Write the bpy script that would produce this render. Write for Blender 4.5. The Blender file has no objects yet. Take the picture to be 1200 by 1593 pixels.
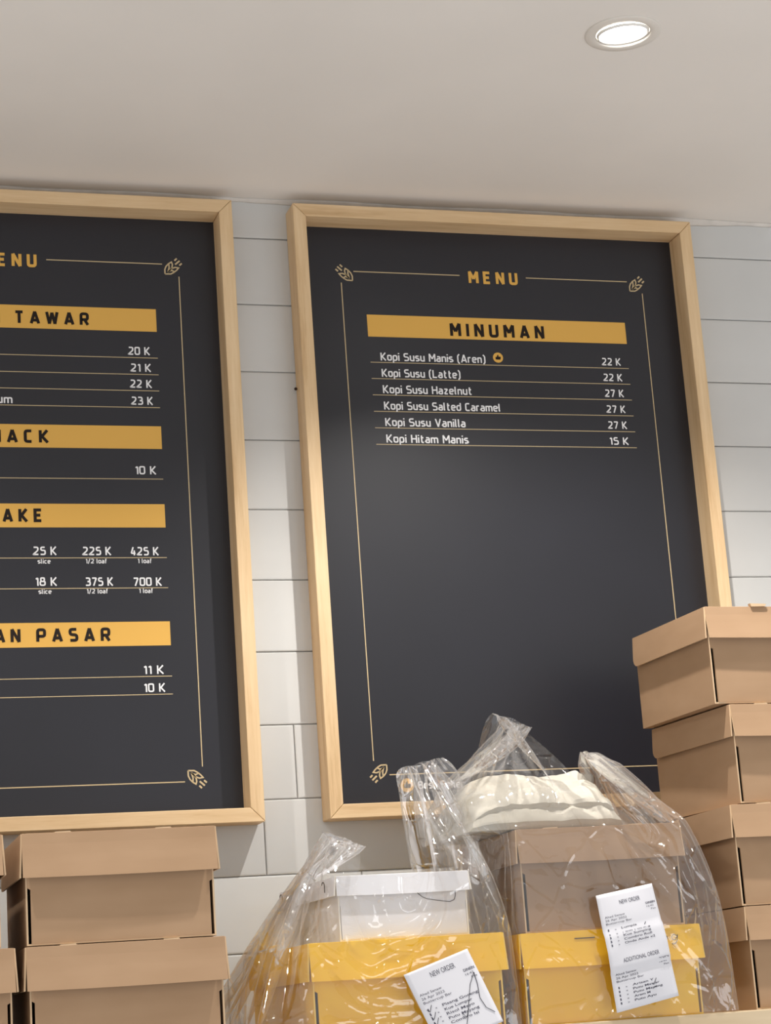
import bpy, bmesh, math, random
import numpy as np
from mathutils import Vector, Matrix

random.seed(7)
SC = bpy.context.scene
COL = SC.collection
# ------------------------------------------------------------------ camera
CAM = (-0.73679, -2.72932, -1.14101)
RX, RY, RZ = 0.23941, 0.07075, -0.30384
F_PX = 3255.43
cam_d = bpy.data.cameras.new('camera')
cam = bpy.data.objects.new('camera', cam_d)
COL.objects.link(cam)
rot = (Matrix.Rotation(RZ, 4, 'Z') @ Matrix.Rotation(RX, 4, 'X') @ Matrix.Rotation(RY, 4, 'Y')
       @ Matrix.Rotation(math.pi / 2, 4, 'X'))
cam.matrix_world = Matrix.Translation(CAM) @ rot
cam_d.sensor_fit = 'VERTICAL'
cam_d.sensor_height = 36.0
cam_d.sensor_width = 36.0 * 1200 / 1593
cam_d.lens = F_PX / 1593 * 36.0
cam_d.clip_start = 0.05
SC.camera = cam
# ------------------------------------------------------------------ world, lights, exposure
W = bpy.data.worlds.new('world'); SC.world = W
W.use_nodes = True
bg = W.node_tree.nodes['Background']
bg.inputs[0].default_value = (1.0, 0.988, 0.98, 1)
bg.inputs[1].default_value = 0.76
SC.view_settings.view_transform = 'Standard'
SC.view_settings.look = 'None'
SC.view_settings.gamma = 1
SC.view_settings.use_curve_mapping = False
SC.view_settings.exposure = 0.0
SC.cycles.transparent_max_bounces = 40
ZC = 0.0195                       # ceiling height
LAMPS = [(0.288, -0.573), (1.33, -0.62), (-0.76, -0.60), (0.288, -1.9), (-0.9, -1.9), (1.45, -1.9)]  # first is visible, others unseen; second row added for frontal light


def lamp_light(x, y, energy, rad=0.03):
    l = bpy.data.lights.new('downlight_beam', 'SPOT')
    l.energy = energy; l.color = (1.0, 0.955, 0.90); l.spot_size = math.radians(128); l.spot_blend = 0.55
    l.shadow_soft_size = rad
    o = bpy.data.objects.new('downlight_beam', l); COL.objects.link(o)
    o.location = (x, y, ZC - 0.004)
    return o


lamp_light(*LAMPS[0], 54, 0.012)
lamp_light(*LAMPS[1], 12, 0.014)
lamp_light(*LAMPS[2], 28, 0.014)
lamp_light(*LAMPS[3], 6)
lamp_light(*LAMPS[4], 16)
lamp_light(*LAMPS[5], 6)
# added fill light, no window built: unseen, low to the right behind the camera
_l = bpy.data.lights.new('added_fill_light', 'AREA'); _l.shape = 'RECTANGLE'; _l.size = 2.2; _l.size_y = 0.9
_l.energy = 14; _l.color = (0.93, 0.96, 1.0)
_w = bpy.data.objects.new('added_fill_light', _l); COL.objects.link(_w)
_w.location = (1.7, -3.3, -2.0)
_w.rotation_euler = (Vector((0.2, 0, -0.3)) - Vector(_w.location)).to_track_quat('-Z', 'Y').to_euler()


# ------------------------------------------------------------------ materials
def mat(name, col, rough=0.6, spec=0.5, nodes=None, **kw):
    m = bpy.data.materials.new(name); m.use_nodes = True
    nt = m.node_tree; b = nt.nodes['Principled BSDF']
    b.inputs['Base Color'].default_value = (*col, 1)
    b.inputs['Roughness'].default_value = rough
    b.inputs['Specular IOR Level'].default_value = spec
    for k, v in kw.items():
        b.inputs[k.replace('_', ' ')].default_value = v
    if nodes: nodes(nt, b)
    return m


def noise(nt, scale=5, detail=3, coord='Object', stretch=(1, 1, 1), rough=0.5):
    tc = nt.nodes.new('ShaderNodeTexCoord'); mp = nt.nodes.new('ShaderNodeMapping')
    mp.inputs['Scale'].default_value = stretch
    n = nt.nodes.new('ShaderNodeTexNoise'); n.inputs['Scale'].default_value = scale
    n.inputs['Detail'].default_value = detail; n.inputs['Roughness'].default_value = rough
    nt.links.new(tc.outputs[coord], mp.inputs[0]); nt.links.new(mp.outputs[0], n.inputs[0])
    return n


def vary(c1, c2, scale, stretch=(1, 1, 1), bump=0.0, bscale=None, detail=3, lo=0.3, hi=0.7, dist=0.002):
    def f(nt, b):
        n = noise(nt, scale, detail, stretch=stretch)
        r = nt.nodes.new('ShaderNodeValToRGB')
        r.color_ramp.elements[0].position = lo; r.color_ramp.elements[1].position = hi
        r.color_ramp.elements[0].color = (*c1, 1); r.color_ramp.elements[1].color = (*c2, 1)
        nt.links.new(n.outputs['Fac'], r.inputs[0]); nt.links.new(r.outputs[0], b.inputs['Base Color'])
        if bump:
            n2 = noise(nt, bscale or scale, 4, stretch=stretch)
            bp = nt.nodes.new('ShaderNodeBump'); bp.inputs['Strength'].default_value = bump
            bp.inputs['Distance'].default_value = dist
            nt.links.new(n2.outputs['Fac'], bp.inputs['Height']); nt.links.new(bp.outputs[0], b.inputs['Normal'])
    return f


def srgb(r, g, b):
    f = lambda c: (c / 255 / 12.92) if c / 255 <= 0.04045 else ((c / 255 + 0.055) / 1.055) ** 2.4
    return (f(r), f(g), f(b))


M_ceil = mat('ceiling_paint', (0.7, 0.66, 0.6), 0.9, 0.2,
             vary(srgb(228, 223, 217), srgb(234, 229, 223), 3, bump=0.15, bscale=40, dist=0.001))
M_tile = mat('glazed_tile', srgb(213, 211, 207), 0.12, 0.5,
             vary(srgb(199, 200, 199), srgb(206, 207, 206), 6, bump=0.25, bscale=9, dist=0.0025))
M_grout = mat('grout', srgb(190, 187, 183), 0.95, 0.1)
M_caulk = mat('caulk', srgb(215, 210, 204), 0.6, 0.3, vary(srgb(205, 200, 194), srgb(222, 217, 211), 30, bump=0.5, bscale=40))


def wood_mat(name, stretch):
    def f(nt, b):
        a = noise(nt, 12, 6, stretch=stretch, rough=0.6)
        c = noise(nt, 70, 3, stretch=stretch, rough=0.7)
        mx = nt.nodes.new('ShaderNodeMath'); mx.operation = 'MULTIPLY_ADD'; mx.inputs[1].default_value = 0.35
        nt.links.new(c.outputs['Fac'], mx.inputs[0]); nt.links.new(a.outputs['Fac'], mx.inputs[2])
        r = nt.nodes.new('ShaderNodeValToRGB')
        e = r.color_ramp.elements
        e[0].position = 0.42; e[0].color = (*srgb(190, 155, 112), 1)
        e[1].position = 0.92; e[1].color = (*srgb(231, 204, 165), 1)
        k = r.color_ramp.elements.new(0.60); k.color = (*srgb(214, 183, 141), 1)
        nt.links.new(mx.outputs[0], r.inputs[0]); nt.links.new(r.outputs[0], b.inputs['Base Color'])
    return mat(name, (0.7, 0.5, 0.3), 0.5, 0.35, f)


M_wood_h = wood_mat('maple_horizontal', (0.25, 4, 4))
M_wood_v = wood_mat('maple_vertical', (4, 4, 0.25))
M_mitre = mat('mitre_gap', srgb(110, 78, 50), 0.9, 0.1)
M_panel = mat('menu_panel_black', srgb(44, 44, 50), 0.36, 0.5,
              vary(srgb(30, 31, 38), srgb(34, 35, 43), 4, bump=0.02, bscale=60))
M_gold = mat('gold_print', srgb(220, 172, 84), 0.5, 0.3)
M_line = mat('pale_gold_print', srgb(196, 176, 138), 0.5, 0.3)
M_white = mat('white_print', srgb(232, 232, 234), 0.5, 0.3)
M_dark = mat('dark_print', srgb(34, 26, 22), 0.6, 0.2)
M_kraft = mat('kraft_board', srgb(190, 155, 122), 0.75, 0.2,
              vary(srgb(167, 136, 106), srgb(177, 146, 116), 9, stretch=(1, 1, 3), bump=0.05, bscale=90, dist=0.0006))
M_kedge = mat('kraft_cut_edge', srgb(212, 184, 150), 0.8, 0.1)
M_kin = mat('kraft_inside', srgb(150, 115, 82), 0.85, 0.1)
M_yellow = mat('yellow_board', srgb(244, 190, 44), 0.45, 0.4,
               vary(srgb(250, 194, 0), srgb(253, 204, 10), 8, bump=0.03, bscale=60, dist=0.0006))
M_yedge = mat('yellow_cut_edge', srgb(250, 214, 110), 0.7, 0.2)
M_wbox = mat('white_board', srgb(228, 228, 232), 0.5, 0.4)
M_wedge = mat('white_cut_edge', srgb(240, 236, 228), 0.7, 0.2)
M_paper = mat('white_paper', srgb(238, 234, 222), 0.7, 0.25, vary(srgb(196, 190, 176), srgb(206, 201, 189), 14, bump=0.35, bscale=45, dist=0.003))
M_receipt = mat('thermal_paper', srgb(222, 222, 228), 0.6, 0.3)
M_ink = mat('grey_ink', srgb(92, 92, 104), 0.8, 0.1)
M_pen = mat('pen_ink', srgb(40, 40, 52), 0.6, 0.2)
M_shadowgap = mat('slit_dark', srgb(60, 45, 34), 0.9, 0.1)
M_shelf = mat('shelf_laminate', srgb(206, 184, 150), 0.45, 0.4,
              vary(srgb(196, 174, 140), srgb(218, 198, 166), 10, stretch=(0.4, 4, 4), bump=0.05))
M_ring = mat('lamp_ring', srgb(222, 216, 208), 0.45, 0.4)
M_cup = mat('lamp_reflector', srgb(235, 232, 226), 0.2, 0.6)
M_floor = mat('floor_tile', srgb(150, 140, 128), 0.4, 0.4, vary(srgb(140, 130, 118), srgb(160, 150, 138), 2))


def film_mat():
    m = bpy.data.materials.new('clear_film'); m.use_nodes = True
    nt = m.node_tree; nt.nodes.clear()
    out = nt.nodes.new('ShaderNodeOutputMaterial')
    tr = nt.nodes.new('ShaderNodeBsdfTransparent'); tr.inputs[0].default_value = (0.99, 0.99, 0.992, 1)
    gl = nt.nodes.new('ShaderNodeBsdfGlossy'); gl.inputs['Roughness'].default_value = 0.07
    gl.inputs['Color'].default_value = (1, 1, 1, 1)
    df = nt.nodes.new('ShaderNodeBsdfDiffuse'); df.inputs[0].default_value = (0.9, 0.9, 0.92, 1)
    tl = nt.nodes.new('ShaderNodeBsdfTranslucent'); tl.inputs[0].default_value = (0.9, 0.9, 0.92, 1)
    haze = nt.nodes.new('ShaderNodeMixShader'); haze.inputs[0].default_value = 0.5
    nt.links.new(df.outputs[0], haze.inputs[1]); nt.links.new(tl.outputs[0], haze.inputs[2])
    lw = nt.nodes.new('ShaderNodeLayerWeight'); lw.inputs['Blend'].default_value = 0.5
    n = noise(nt, 9, 2, rough=0.5)
    tc = nt.nodes.new('ShaderNodeTexCoord'); wm = nt.nodes.new('ShaderNodeVectorMath'); wm.operation = 'MULTIPLY_ADD'
    wm.inputs[1].default_value = (0.035, 0.035, 0.035); nt.links.new(n.outputs['Color'], wm.inputs[0]); nt.links.new(tc.outputs['Object'], wm.inputs[2])
    hs = []
    for sc_, k_ in ((24, 1.0), (70, 0.18)):
        vo = nt.nodes.new('ShaderNodeTexVoronoi'); vo.feature = 'F1'; vo.distance = 'CHEBYCHEV'; vo.inputs['Scale'].default_value = sc_
        nt.links.new(wm.outputs[0], vo.inputs['Vector'])
        mu = nt.nodes.new('ShaderNodeMath'); mu.operation = 'MULTIPLY'; mu.inputs[1].default_value = k_
        nt.links.new(vo.outputs['Distance'], mu.inputs[0]); hs.append(mu)
    ad = nt.nodes.new('ShaderNodeMath'); nt.links.new(hs[0].outputs[0], ad.inputs[0]); nt.links.new(hs[1].outputs[0], ad.inputs[1])
    ve = nt.nodes.new('ShaderNodeTexVoronoi'); ve.feature = 'DISTANCE_TO_EDGE'; ve.inputs['Scale'].default_value = 17
    nt.links.new(wm.outputs[0], ve.inputs['Vector'])
    me_ = nt.nodes.new('ShaderNodeMapRange'); me_.inputs['From Max'].default_value = 0.045; me_.inputs['To Min'].default_value = 0.55; me_.inputs['To Max'].default_value = 0
    nt.links.new(ve.outputs['Distance'], me_.inputs['Value'])
    ad2 = nt.nodes.new('ShaderNodeMath'); nt.links.new(ad.outputs[0], ad2.inputs[0]); nt.links.new(me_.outputs[0], ad2.inputs[1])
    bp = nt.nodes.new('ShaderNodeBump'); bp.inputs['Strength'].default_value = 0.6; bp.inputs['Distance'].default_value = 0.004
    nt.links.new(ad2.outputs[0], bp.inputs['Height'])
    nt.links.new(bp.outputs[0], gl.inputs['Normal']); 
    # haze factor: facing -> 0.03, grazing -> 0.3
    mr = nt.nodes.new('ShaderNodeMapRange'); mr.inputs['From Min'].default_value = 0.4; mr.inputs['From Max'].default_value = 1
    mr.inputs['To Min'].default_value = 0.018; mr.inputs['To Max'].default_value = 0.34
    nt.links.new(lw.outputs['Facing'], mr.inputs['Value'])
    m1 = nt.nodes.new('ShaderNodeMixShader')
    nt.links.new(mr.outputs[0], m1.inputs[0]); nt.links.new(tr.outputs[0], m1.inputs[1]); nt.links.new(haze.outputs[0], m1.inputs[2])
    mr2 = nt.nodes.new('ShaderNodeMapRange'); mr2.inputs['From Min'].default_value = 0.0; mr2.inputs['From Max'].default_value = 1
    mr2.inputs['To Min'].default_value = 0.065; mr2.inputs['To Max'].default_value = 0.5
    nt.links.new(lw.outputs['Fresnel'], mr2.inputs['Value'])
    m2 = nt.nodes.new('ShaderNodeMixShader')
    nt.links.new(mr2.outputs[0], m2.inputs[0]); nt.links.new(m1.outputs[0], m2.inputs[1]); nt.links.new(gl.outputs[0], m2.inputs[2])
    nt.links.new(m2.outputs[0], out.inputs[0])
    return m


M_film = film_mat()
M_emit = bpy.data.materials.new('lamp_glow'); M_emit.use_nodes = True
_e = M_emit.node_tree; _e.nodes.clear()
_o = _e.nodes.new('ShaderNodeOutputMaterial'); _s = _e.nodes.new('ShaderNodeEmission')
_s.inputs[0].default_value = (1, 0.97, 0.92, 1); _s.inputs[1].default_value = 14
_e.links.new(_s.outputs[0], _o.inputs[0])


# ------------------------------------------------------------------ helpers
def link(name, me, m=None, parent=None, smooth=False):
    o = bpy.data.objects.new(name, me); COL.objects.link(o)
    if m is not None:
        for k in (m if isinstance(m, (list, tuple)) else [m]): me.materials.append(k)
    if smooth:
        me.polygons.foreach_set('use_smooth', [True] * len(me.polygons))
    if parent is not None: o.parent = parent
    return o


def pyd(name, vs, fs, m, parent=None, smooth=False):
    me = bpy.data.meshes.new(name); me.from_pydata([tuple(v) for v in vs], [], fs); me.update()
    return link(name, me, m, parent, smooth)


def bmobj(name, bm, m, parent=None, smooth=False):
    me = bpy.data.meshes.new(name); bm.normal_update(); bm.to_mesh(me); bm.free()
    return link(name, me, m, parent, smooth)


def add_box(bm, x0, x1, y0, y1, z0, z1, mi=0):
    v = [bm.verts.new(p) for p in ((x0, y0, z0), (x1, y0, z0), (x1, y1, z0), (x0, y1, z0),
                                   (x0, y0, z1), (x1, y0, z1), (x1, y1, z1), (x0, y1, z1))]
    out = []
    for f in ((3, 2, 1, 0), (4, 5, 6, 7), (0, 1, 5, 4), (1, 2, 6, 5), (2, 3, 7, 6), (3, 0, 4, 7)):
        fc = bm.faces.new([v[i] for i in f]); fc.material_index = mi; out.append(fc)
    return v, out


def add_prism(bm, pts, axis, a0, a1, mi=0, edge_mi=None):
    """pts 2D polygon; axis 'x','y' or 'z' is the extrusion axis"""
    def P(p, a):
        return {'x': (a, p[0], p[1]), 'y': (p[0], a, p[1]), 'z': (p[0], p[1], a)}[axis]
    A = [bm.verts.new(P(p, a0)) for p in pts]; B = [bm.verts.new(P(p, a1)) for p in pts]
    n = len(pts)
    f1 = bm.faces.new(A); f2 = bm.faces.new(B[::-1]); f1.material_index = f2.material_index = mi
    for i in range(n):
        f = bm.faces.new((A[i], B[i], B[(i + 1) % n], A[(i + 1) % n]))
        f.material_index = mi if edge_mi is None else edge_mi
    bmesh.ops.recalc_face_normals(bm, faces=bm.faces[:])


def bevel(bm, w, seg=1):
    bmesh.ops.bevel(bm, geom=bm.edges[:], offset=w, segments=seg, affect='EDGES', profile=0.5)


def thing(name, label, cat, loc=(0, 0, 0), rz=0.0, group=None):
    o = bpy.data.objects.new(name, None); COL.objects.link(o)
    o.empty_display_size = 0.05
    o.location = loc; o.rotation_euler = (0, 0, rz)
    o['label'] = label; o['category'] = cat
    if group: o['group'] = group
    return o


def tube(bm, pts, r, n=5):
    pts = [Vector(p) for p in pts]; rings = []
    for i, p in enumerate(pts):
        t = (pts[min(i + 1, len(pts) - 1)] - pts[max(i - 1, 0)]).normalized()
        a = t.orthogonal().normalized() if i == 0 else (prev - t * prev.dot(t)).normalized()
        prev = a; b = t.cross(a)
        rings.append([bm.verts.new(p + (a * math.cos(k * 2 * math.pi / n) + b * math.sin(k * 2 * math.pi / n)) * r) for k in range(n)])
    for i in range(len(rings) - 1):
        for k in range(n):
            bm.faces.new((rings[i][k], rings[i][(k + 1) % n], rings[i + 1][(k + 1) % n], rings[i + 1][k]))
    bm.faces.new(rings[0][::-1]); bm.faces.new(rings[-1])


# ------------------------------------------------------------------ structure: wall, ceiling, floor
TH, TL = 0.1, 0.4
Z0 = -0.03974
wall = bmesh.new(); add_box(wall, -2.6, 3.4, 0.004, 0.12, -2.35, ZC + 0.1)
wall = bmobj('wall_back', wall, M_grout); wall['kind'] = 'structure'


def tile_mesh(w, h):
    bm = bmesh.new(); g = 0.0006; b = 0.0024
    x0, x1, z0, z1 = g, w - g, g, h - g
    # pillowed glazed tile: back ring, shoulder ring, rounded inner ring
    rings = []
    for ins, y in ((0, 0.004), (0, 0.0012), (b * 0.35, 0.0003), (b, 0.0)):
        rings.append([bm.verts.new(p) for p in ((x0 + ins, y, z0 + ins), (x1 - ins, y, z0 + ins), (x1 - ins, y, z1 - ins), (x0 + ins, y, z1 - ins))])
    for a, c in zip(rings, rings[1:]):
        for k in range(4): bm.faces.new((a[k], a[(k + 1) % 4], c[(k + 1) % 4], c[k]))
    bm.faces.new(rings[-1])
    me = bpy.data.meshes.new('tile'); bm.normal_update(); bm.to_mesh(me); bm.free()
    me.materials.append(M_tile)
    return me


TM = tile_mesh(TL, TH)
TT = tile_mesh(TL, ZC + 0.0 - Z0)        # the cut row under the ceiling
joints = {-1: 0.13, 0: 0.22, 1: 0.10, 2: 0.19, 3: 0.09, 4: 0.16, 5: 0.12, 6: 0.20, 7: -0.0322, 8: -0.0806, 9: 0.05, 10: -0.14, 11: 0.1}
for k in range(-1, 23):
    zt = Z0 - k * TH
    off = joints.get(k, (k * 0.13) % TL)
    n0 = math.floor((-1.0 - off) / TL); n1 = math.ceil((1.4 - off) / TL)
    for n in range(n0, n1):
        o = bpy.data.objects.new('tile', TT if k == -1 else TM); COL.objects.link(o)
        o.parent = wall
        o.location = (off + n * TL, random.uniform(-0.0003, 0.0003), Z0 if k == -1 else zt - TH)
        o.rotation_euler = (random.uniform(-0.0022, 0.0022), 0, random.uniform(-0.0016, 0.0016))

# ceiling with a round cut-out for each downlight
bm = bmesh.new()
LR = 0.0365


def ceiling_cell(x0, x1, y0, y1, hole=None):
    if hole is None:
        vs = [bm.verts.new(p) for p in ((x0, y0, ZC), (x0, y1, ZC), (x1, y1, ZC), (x1, y0, ZC))]
        bm.faces.new(vs); return
    cx, cy = hole; N = 32; R = []; Q = []
    for k in range(N):
        a = 2 * math.pi * k / N; c, s = math.cos(a), math.sin(a)
        R.append(bm.verts.new((cx + LR * c, cy + LR * s, ZC)))
        tx = ((x1 - cx) / c) if c > 1e-9 else ((x0 - cx) / c if c < -1e-9 else 1e9)
        ty = ((y1 - cy) / s) if s > 1e-9 else ((y0 - cy) / s if s < -1e-9 else 1e9)
        t = min(tx, ty); Q.append(bm.verts.new((cx + t * c, cy + t * s, ZC)))
    for k in range(N):
        j = (k + 1) % N; bm.faces.new((R[k], R[j], Q[j], Q[k]))
    H = 0.05
    T = [bm.verts.new((v.co.x, v.co.y, ZC + H)) for v in R]
    for k in range(N): j = (k + 1) % N; bm.faces.new((R[j], R[k], T[k], T[j]))
    bm.faces.new(T)


xs = [-2.6, -1.33, -0.3, 0.8, 3.4]; ys = [0.1, -1.2, -2.6, -5.5]
cells = {(0, 0): None}
for i in range(len(xs) - 1):
    for j in range(len(ys) - 1):
        x0, x1, y0, y1 = xs[i], xs[i + 1], ys[j + 1], ys[j]
        h = [l for l in LAMPS if x0 < l[0] < x1 and y0 < l[1] < y1]
        ceiling_cell(x0, x1, y0, y1, h[0] if h else None)
bmesh.ops.recalc_face_normals(bm, faces=bm.faces[:])
ceil = bmobj('ceiling', bm, M_ceil); ceil['kind'] = 'structure'
# uneven caulk bead where the tiles meet the ceiling
bm = bmesh.new(); prev = None
for i in range(241):
    x = -1.4 + i * 0.0125
    w = 0.0075 + 0.0022 * math.sin(x * 23) + random.uniform(-0.0006, 0.0006)
    cur = [bm.verts.new(p) for p in ((x, 0.0, ZC - w), (x, -0.0025, ZC - w * 0.8), (x, -w * 0.8, ZC - 0.002), (x, -w, ZC), (x, 0.0, ZC))]
    if prev:
        for k in range(5): bm.faces.new((prev[k], prev[(k + 1) % 5], cur[(k + 1) % 5], cur[k]))
    prev = cur
caulk = bmobj('trim_1', bm, M_caulk, None, True); caulk['kind'] = 'structure'


def lathe(bm, prof, n=40, mi=0, close=False):
    rings = [[bm.verts.new((r * math.cos(2 * math.pi * k / n), r * math.sin(2 * math.pi * k / n), z)) for k in range(n)] for r, z in prof]
    for a, b in zip(rings, rings[1:]):
        for k in range(n):
            f = bm.faces.new((a[k], a[(k + 1) % n], b[(k + 1) % n], b[k])); f.material_index = mi
    return rings


def downlight(x, y, label):
    t = thing('downlight', label, 'lamp', (x, y, ZC))
    t.empty_display_size = 0.02
    bm = bmesh.new()
    lathe(bm, [(0.0465, 0.0), (0.0468, -0.0012), (0.0455, -0.0022), (0.035, -0.0026), (0.0335, -0.0018), (0.0335, 0.010)])
    bmesh.ops.recalc_face_normals(bm, faces=bm.faces[:])
    bmobj('trim_ring', bm, M_ring, t, True)
    bm = bmesh.new()
    lathe(bm, [(0.0325, 0.0), (0.0315, -0.003), (0.030, -0.003), (0.0285, 0.004)])
    g = bmobj('tilting_collar', bm, M_cup, t, True)
    g.rotation_euler = (math.radians(5), math.radians(-4), 0)
    bm = bmesh.new()
    r = lathe(bm, [(0.0298, 0.0015), (0.02, -0.0002), (0.006, -0.0008)])
    bm.faces.new(r[-1])
    bmesh.ops.recalc_face_normals(bm, faces=bm.faces[:])
    l = bmobj('lens', bm, M_emit, t, True)
    l.rotation_euler = (math.radians(5), math.radians(-4), 0)
    return t


for i, (x, y) in enumerate(LAMPS):
    downlight(x, y, ['round recessed ceiling downlight, lit, above the right menu board',
                     'lit recessed downlight outside the frame right of the right menu board',
                     'lit recessed downlight outside the frame left of the left menu board',
                     'added unseen downlight in second row, straight out from the right menu board',
                     'added unseen downlight at the left end of the second row',
                     'added unseen downlight at the right end of the second row'][i])

# ------------------------------------------------------------------ menu boards
BW, BH, FW, FD = 0.6186, 0.8727, 0.0188, 0.0417
ref = {}


def text_mesh(s, font_off=0.0, space=1.0):
    cu = bpy.data.curves.new('t', 'FONT'); cu.body = s; cu.size = 1; cu.space_character = space; cu.offset = font_off
    cu.resolution_u = 3
    o = bpy.data.objects.new('t', cu); COL.objects.link(o)
    me = bpy.data.meshes.new_from_object(o.evaluated_get(bpy.context.evaluated_depsgraph_get()))
    bpy.data.objects.remove(o); bpy.data.curves.remove(cu)
    return me


CAPH = 0.69


def strip(bm, pts, w, y):
    """polyline of width w printed in the xz plane"""
    P = [Vector((p[0], p[1])) for p in pts]; L = []; R = []
    for i, p in enumerate(P):
        d0 = (P[i] - P[i - 1]).normalized() if i else (P[1] - P[0]).normalized()
        d1 = (P[i + 1] - P[i]).normalized() if i < len(P) - 1 else d0
        t = (d0 + d1); t = t.normalized() if t.length > 1e-6 else d0
        nrm = Vector((-t.y, t.x)); k = w / 2 / max(0.5, nrm.dot(Vector((-d0.y, d0.x))))
        L.append(bm.verts.new((p.x + nrm.x * k, y, p.y + nrm.y * k))); R.append(bm.verts.new((p.x - nrm.x * k, y, p.y - nrm.y * k)))
    for i in range(len(P) - 1): bm.faces.new((R[i], R[i + 1], L[i + 1], L[i]))



def G_(*pls): return pls


_c = {
 'M': [(0, 0), (0, 1), (.33, .36), (.66, 1), (.66, 0)], 'N': [(0, 0), (0, 1), (.55, 0), (.55, 1)], 'V': [(0, 1), (.29, 0), (.58, 1)],
 'W': [(0, 1), (.2, 0), (.42, .95), (.64, 0), (.84, 1)], 'L': [(0, 1), (0, .07), (.46, .07)], 'I': [(0, 0), (0, 1)], 'l': [(0, 1), (0, .1), (.1, .05)],
 '/': [(0, -.08), (.36, 1.05)], 'v': [(0, .72), (.23, 0), (.46, .72)],
}
GL = {k: [v] for k, v in _c.items()}
R_ = 'r'
GL.update({
 'E': [[(.48, .93), (0, .93), (0, .07), (.48, .07)], [(0, .51), (.42, .51)]],
 'T': [[(0, .93), (.58, .93)], [(.29, .93), (.29, 0)]],
 'H': [[(0, 0), (0, 1)], [(.54, 0), (.54, 1)], [(0, .51), (.54, .51)]],
 'K': [[(0, 0), (0, 1)], [(.52, 1), (.12, .5), (.54, 0)], [(0, .5), (.12, .5)]],
 'A': [[(0, 0), (.3, 1), (.6, 0)], [(.1, .27), (.5, .27)]],
 'U': [R_, [(0, 1), (0, .07), (.54, .07), (.54, 1)]],
 'D': [R_, [(0, .5), (0, .93), (.54, .93), (.54, .07), (0, .07), (0, .5)]],
 'O': [R_, [(.28, .93), (.56, .93), (.56, .07), (0, .07), (0, .93), (.28, .93)]],
 '0': [R_, [(.25, .93), (.5, .93), (.5, .07), (0, .07), (0, .93), (.25, .93)]],
 'G': [R_, [(.5, .93), (0, .93), (0, .07), (.5, .07), (.5, .5), (.3, .5)]],
 'C': [R_, [(.46, .93), (0, .93), (0, .07), (.46, .07)]],
 'S': [R_, [(.48, .93), (0, .93), (0, .53), (.5, .49), (.5, .07), (0, .07)]],
 'J': [R_, [(.34, 1), (.34, .07), (0, .07)]],
 'P': [R_, [(0, 0), (0, .93), (.52, .93), (.52, .42), (.05, .42)]],
 'R': [R_, [(0, 0), (0, .93), (.52, .93), (.52, .44), (.05, .44)], [(.28, .44), (.54, 0)]],
 'B': [R_, [(0, .5), (0, .93), (.48, .93), (.48, .53), (.05, .53)], [(.05, .51), (.54, .51), (.54, .07), (0, .07), (0, .5)]],
 '1': [[(0, .8), (.2, .93), (.2, 0)]],
 '2': [R_, [(.02, .93), (.48, .93), (.48, .56), (0, .12), (0, .07), (.52, .07)]],
 '3': [R_, [(.0, .93), (.46, .93), (.46, .53), (.18, .53)], [(.18, .51), (.5, .51), (.5, .07), (-.02, .07)]],
 '4': [[(.36, 0), (.36, .6)], [(.24, 1), (0, .25), (.5, .25)]],
 '5': [R_, [(.46, .93), (.04, .93), (.04, .56), (.5, .56), (.5, .07), (0, .07)]],
 '7': [[(0, .93), (.5, .93), (.16, 0)]],
 '8': [R_, [(.25, .93), (.43, .93), (.43, .52), (.07, .52), (.07, .93), (.25, .93)], [(.25, .52), (.5, .52), (.5, .07), (0, .07), (0, .52), (.25, .52)]],
 '6': [R_, [(.44, .93), (0, .93), (0, .07), (.5, .07), (.5, .54), (.04, .54)]],
 '(': [R_, [(.2, 1.05), (0, .85), (0, .05), (.2, -.15)]], ')': [R_, [(0, 1.05), (.2, .85), (.2, .05), (0, -.15)]],
 'a': [R_, [(.04, .66), (.4, .66), (.4, .04)], [(.4, .4), (0, .4), (0, .06), (.4, .06)]],
 'n': [R_, [(0, 0), (0, .7)], [(0, .62), (.4, .66), (.4, 0)]],
 'm': [R_, [(0, 0), (0, .7)], [(0, .62), (.34, .66), (.34, 0)], [(.34, .62), (.7, .66), (.7, 0)]],
 'u': [R_, [(0, .72), (0, .07), (.38, .07)], [(.4, .72), (.4, 0)]],
 'o': [R_, [(.2, .66), (.42, .66), (.42, .07), (0, .07), (0, .66), (.2, .66)]],
 'e': [R_, [(.4, .07), (0, .07), (0, .66), (.42, .66), (.42, .37), (.04, .37)]],
 'c': [R_, [(.36, .66), (0, .66), (0, .07), (.36, .07)]],
 's': [R_, [(.36, .66), (0, .66), (0, .4), (.37, .36), (.37, .07), (0, .07)]],
 'p': [R_, [(0, -.25), (0, .66), (.42, .66), (.42, .07), (.04, .07)]],
 'd': [R_, [(.42, 1), (.42, .07), (0, .07), (0, .66), (.4, .66)]],
 'i': [[(0, 0), (0, .7)], [(0, .86), (0, 1)]], 'r': [R_, [(0, 0), (0, .7)], [(0, .5), (.04, .66), (.28, .66)]],
 't': [R_, [(.1, .95), (.1, .07), (.32, .07)], [(0, .66), (.3, .66)]],
 'f': [R_, [(.3, .95), (.1, .95), (.1, 0)], [(0, .66), (.27, .66)]],
 'z': [[(0, .66), (.38, .66), (0, .07), (.4, .07)]],
})


def rounded(pl, r=0.17):
    out = [pl[0]]
    for a, b, c in zip(pl, pl[1:], pl[2:]):
        a, b, c = Vector(a), Vector(b), Vector(c)
        la, lc = (a - b).length, (c - b).length
        k = min(r, la * 0.5, lc * 0.5)
        p, q = b + (a - b) / la * k, b + (c - b) / lc * k
        for t in (0, .33, .67, 1): out.append(tuple(p * (1 - t) ** 2 + b * 2 * t * (1 - t) + q * t * t))
    out.append(pl[-1]); return out


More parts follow.
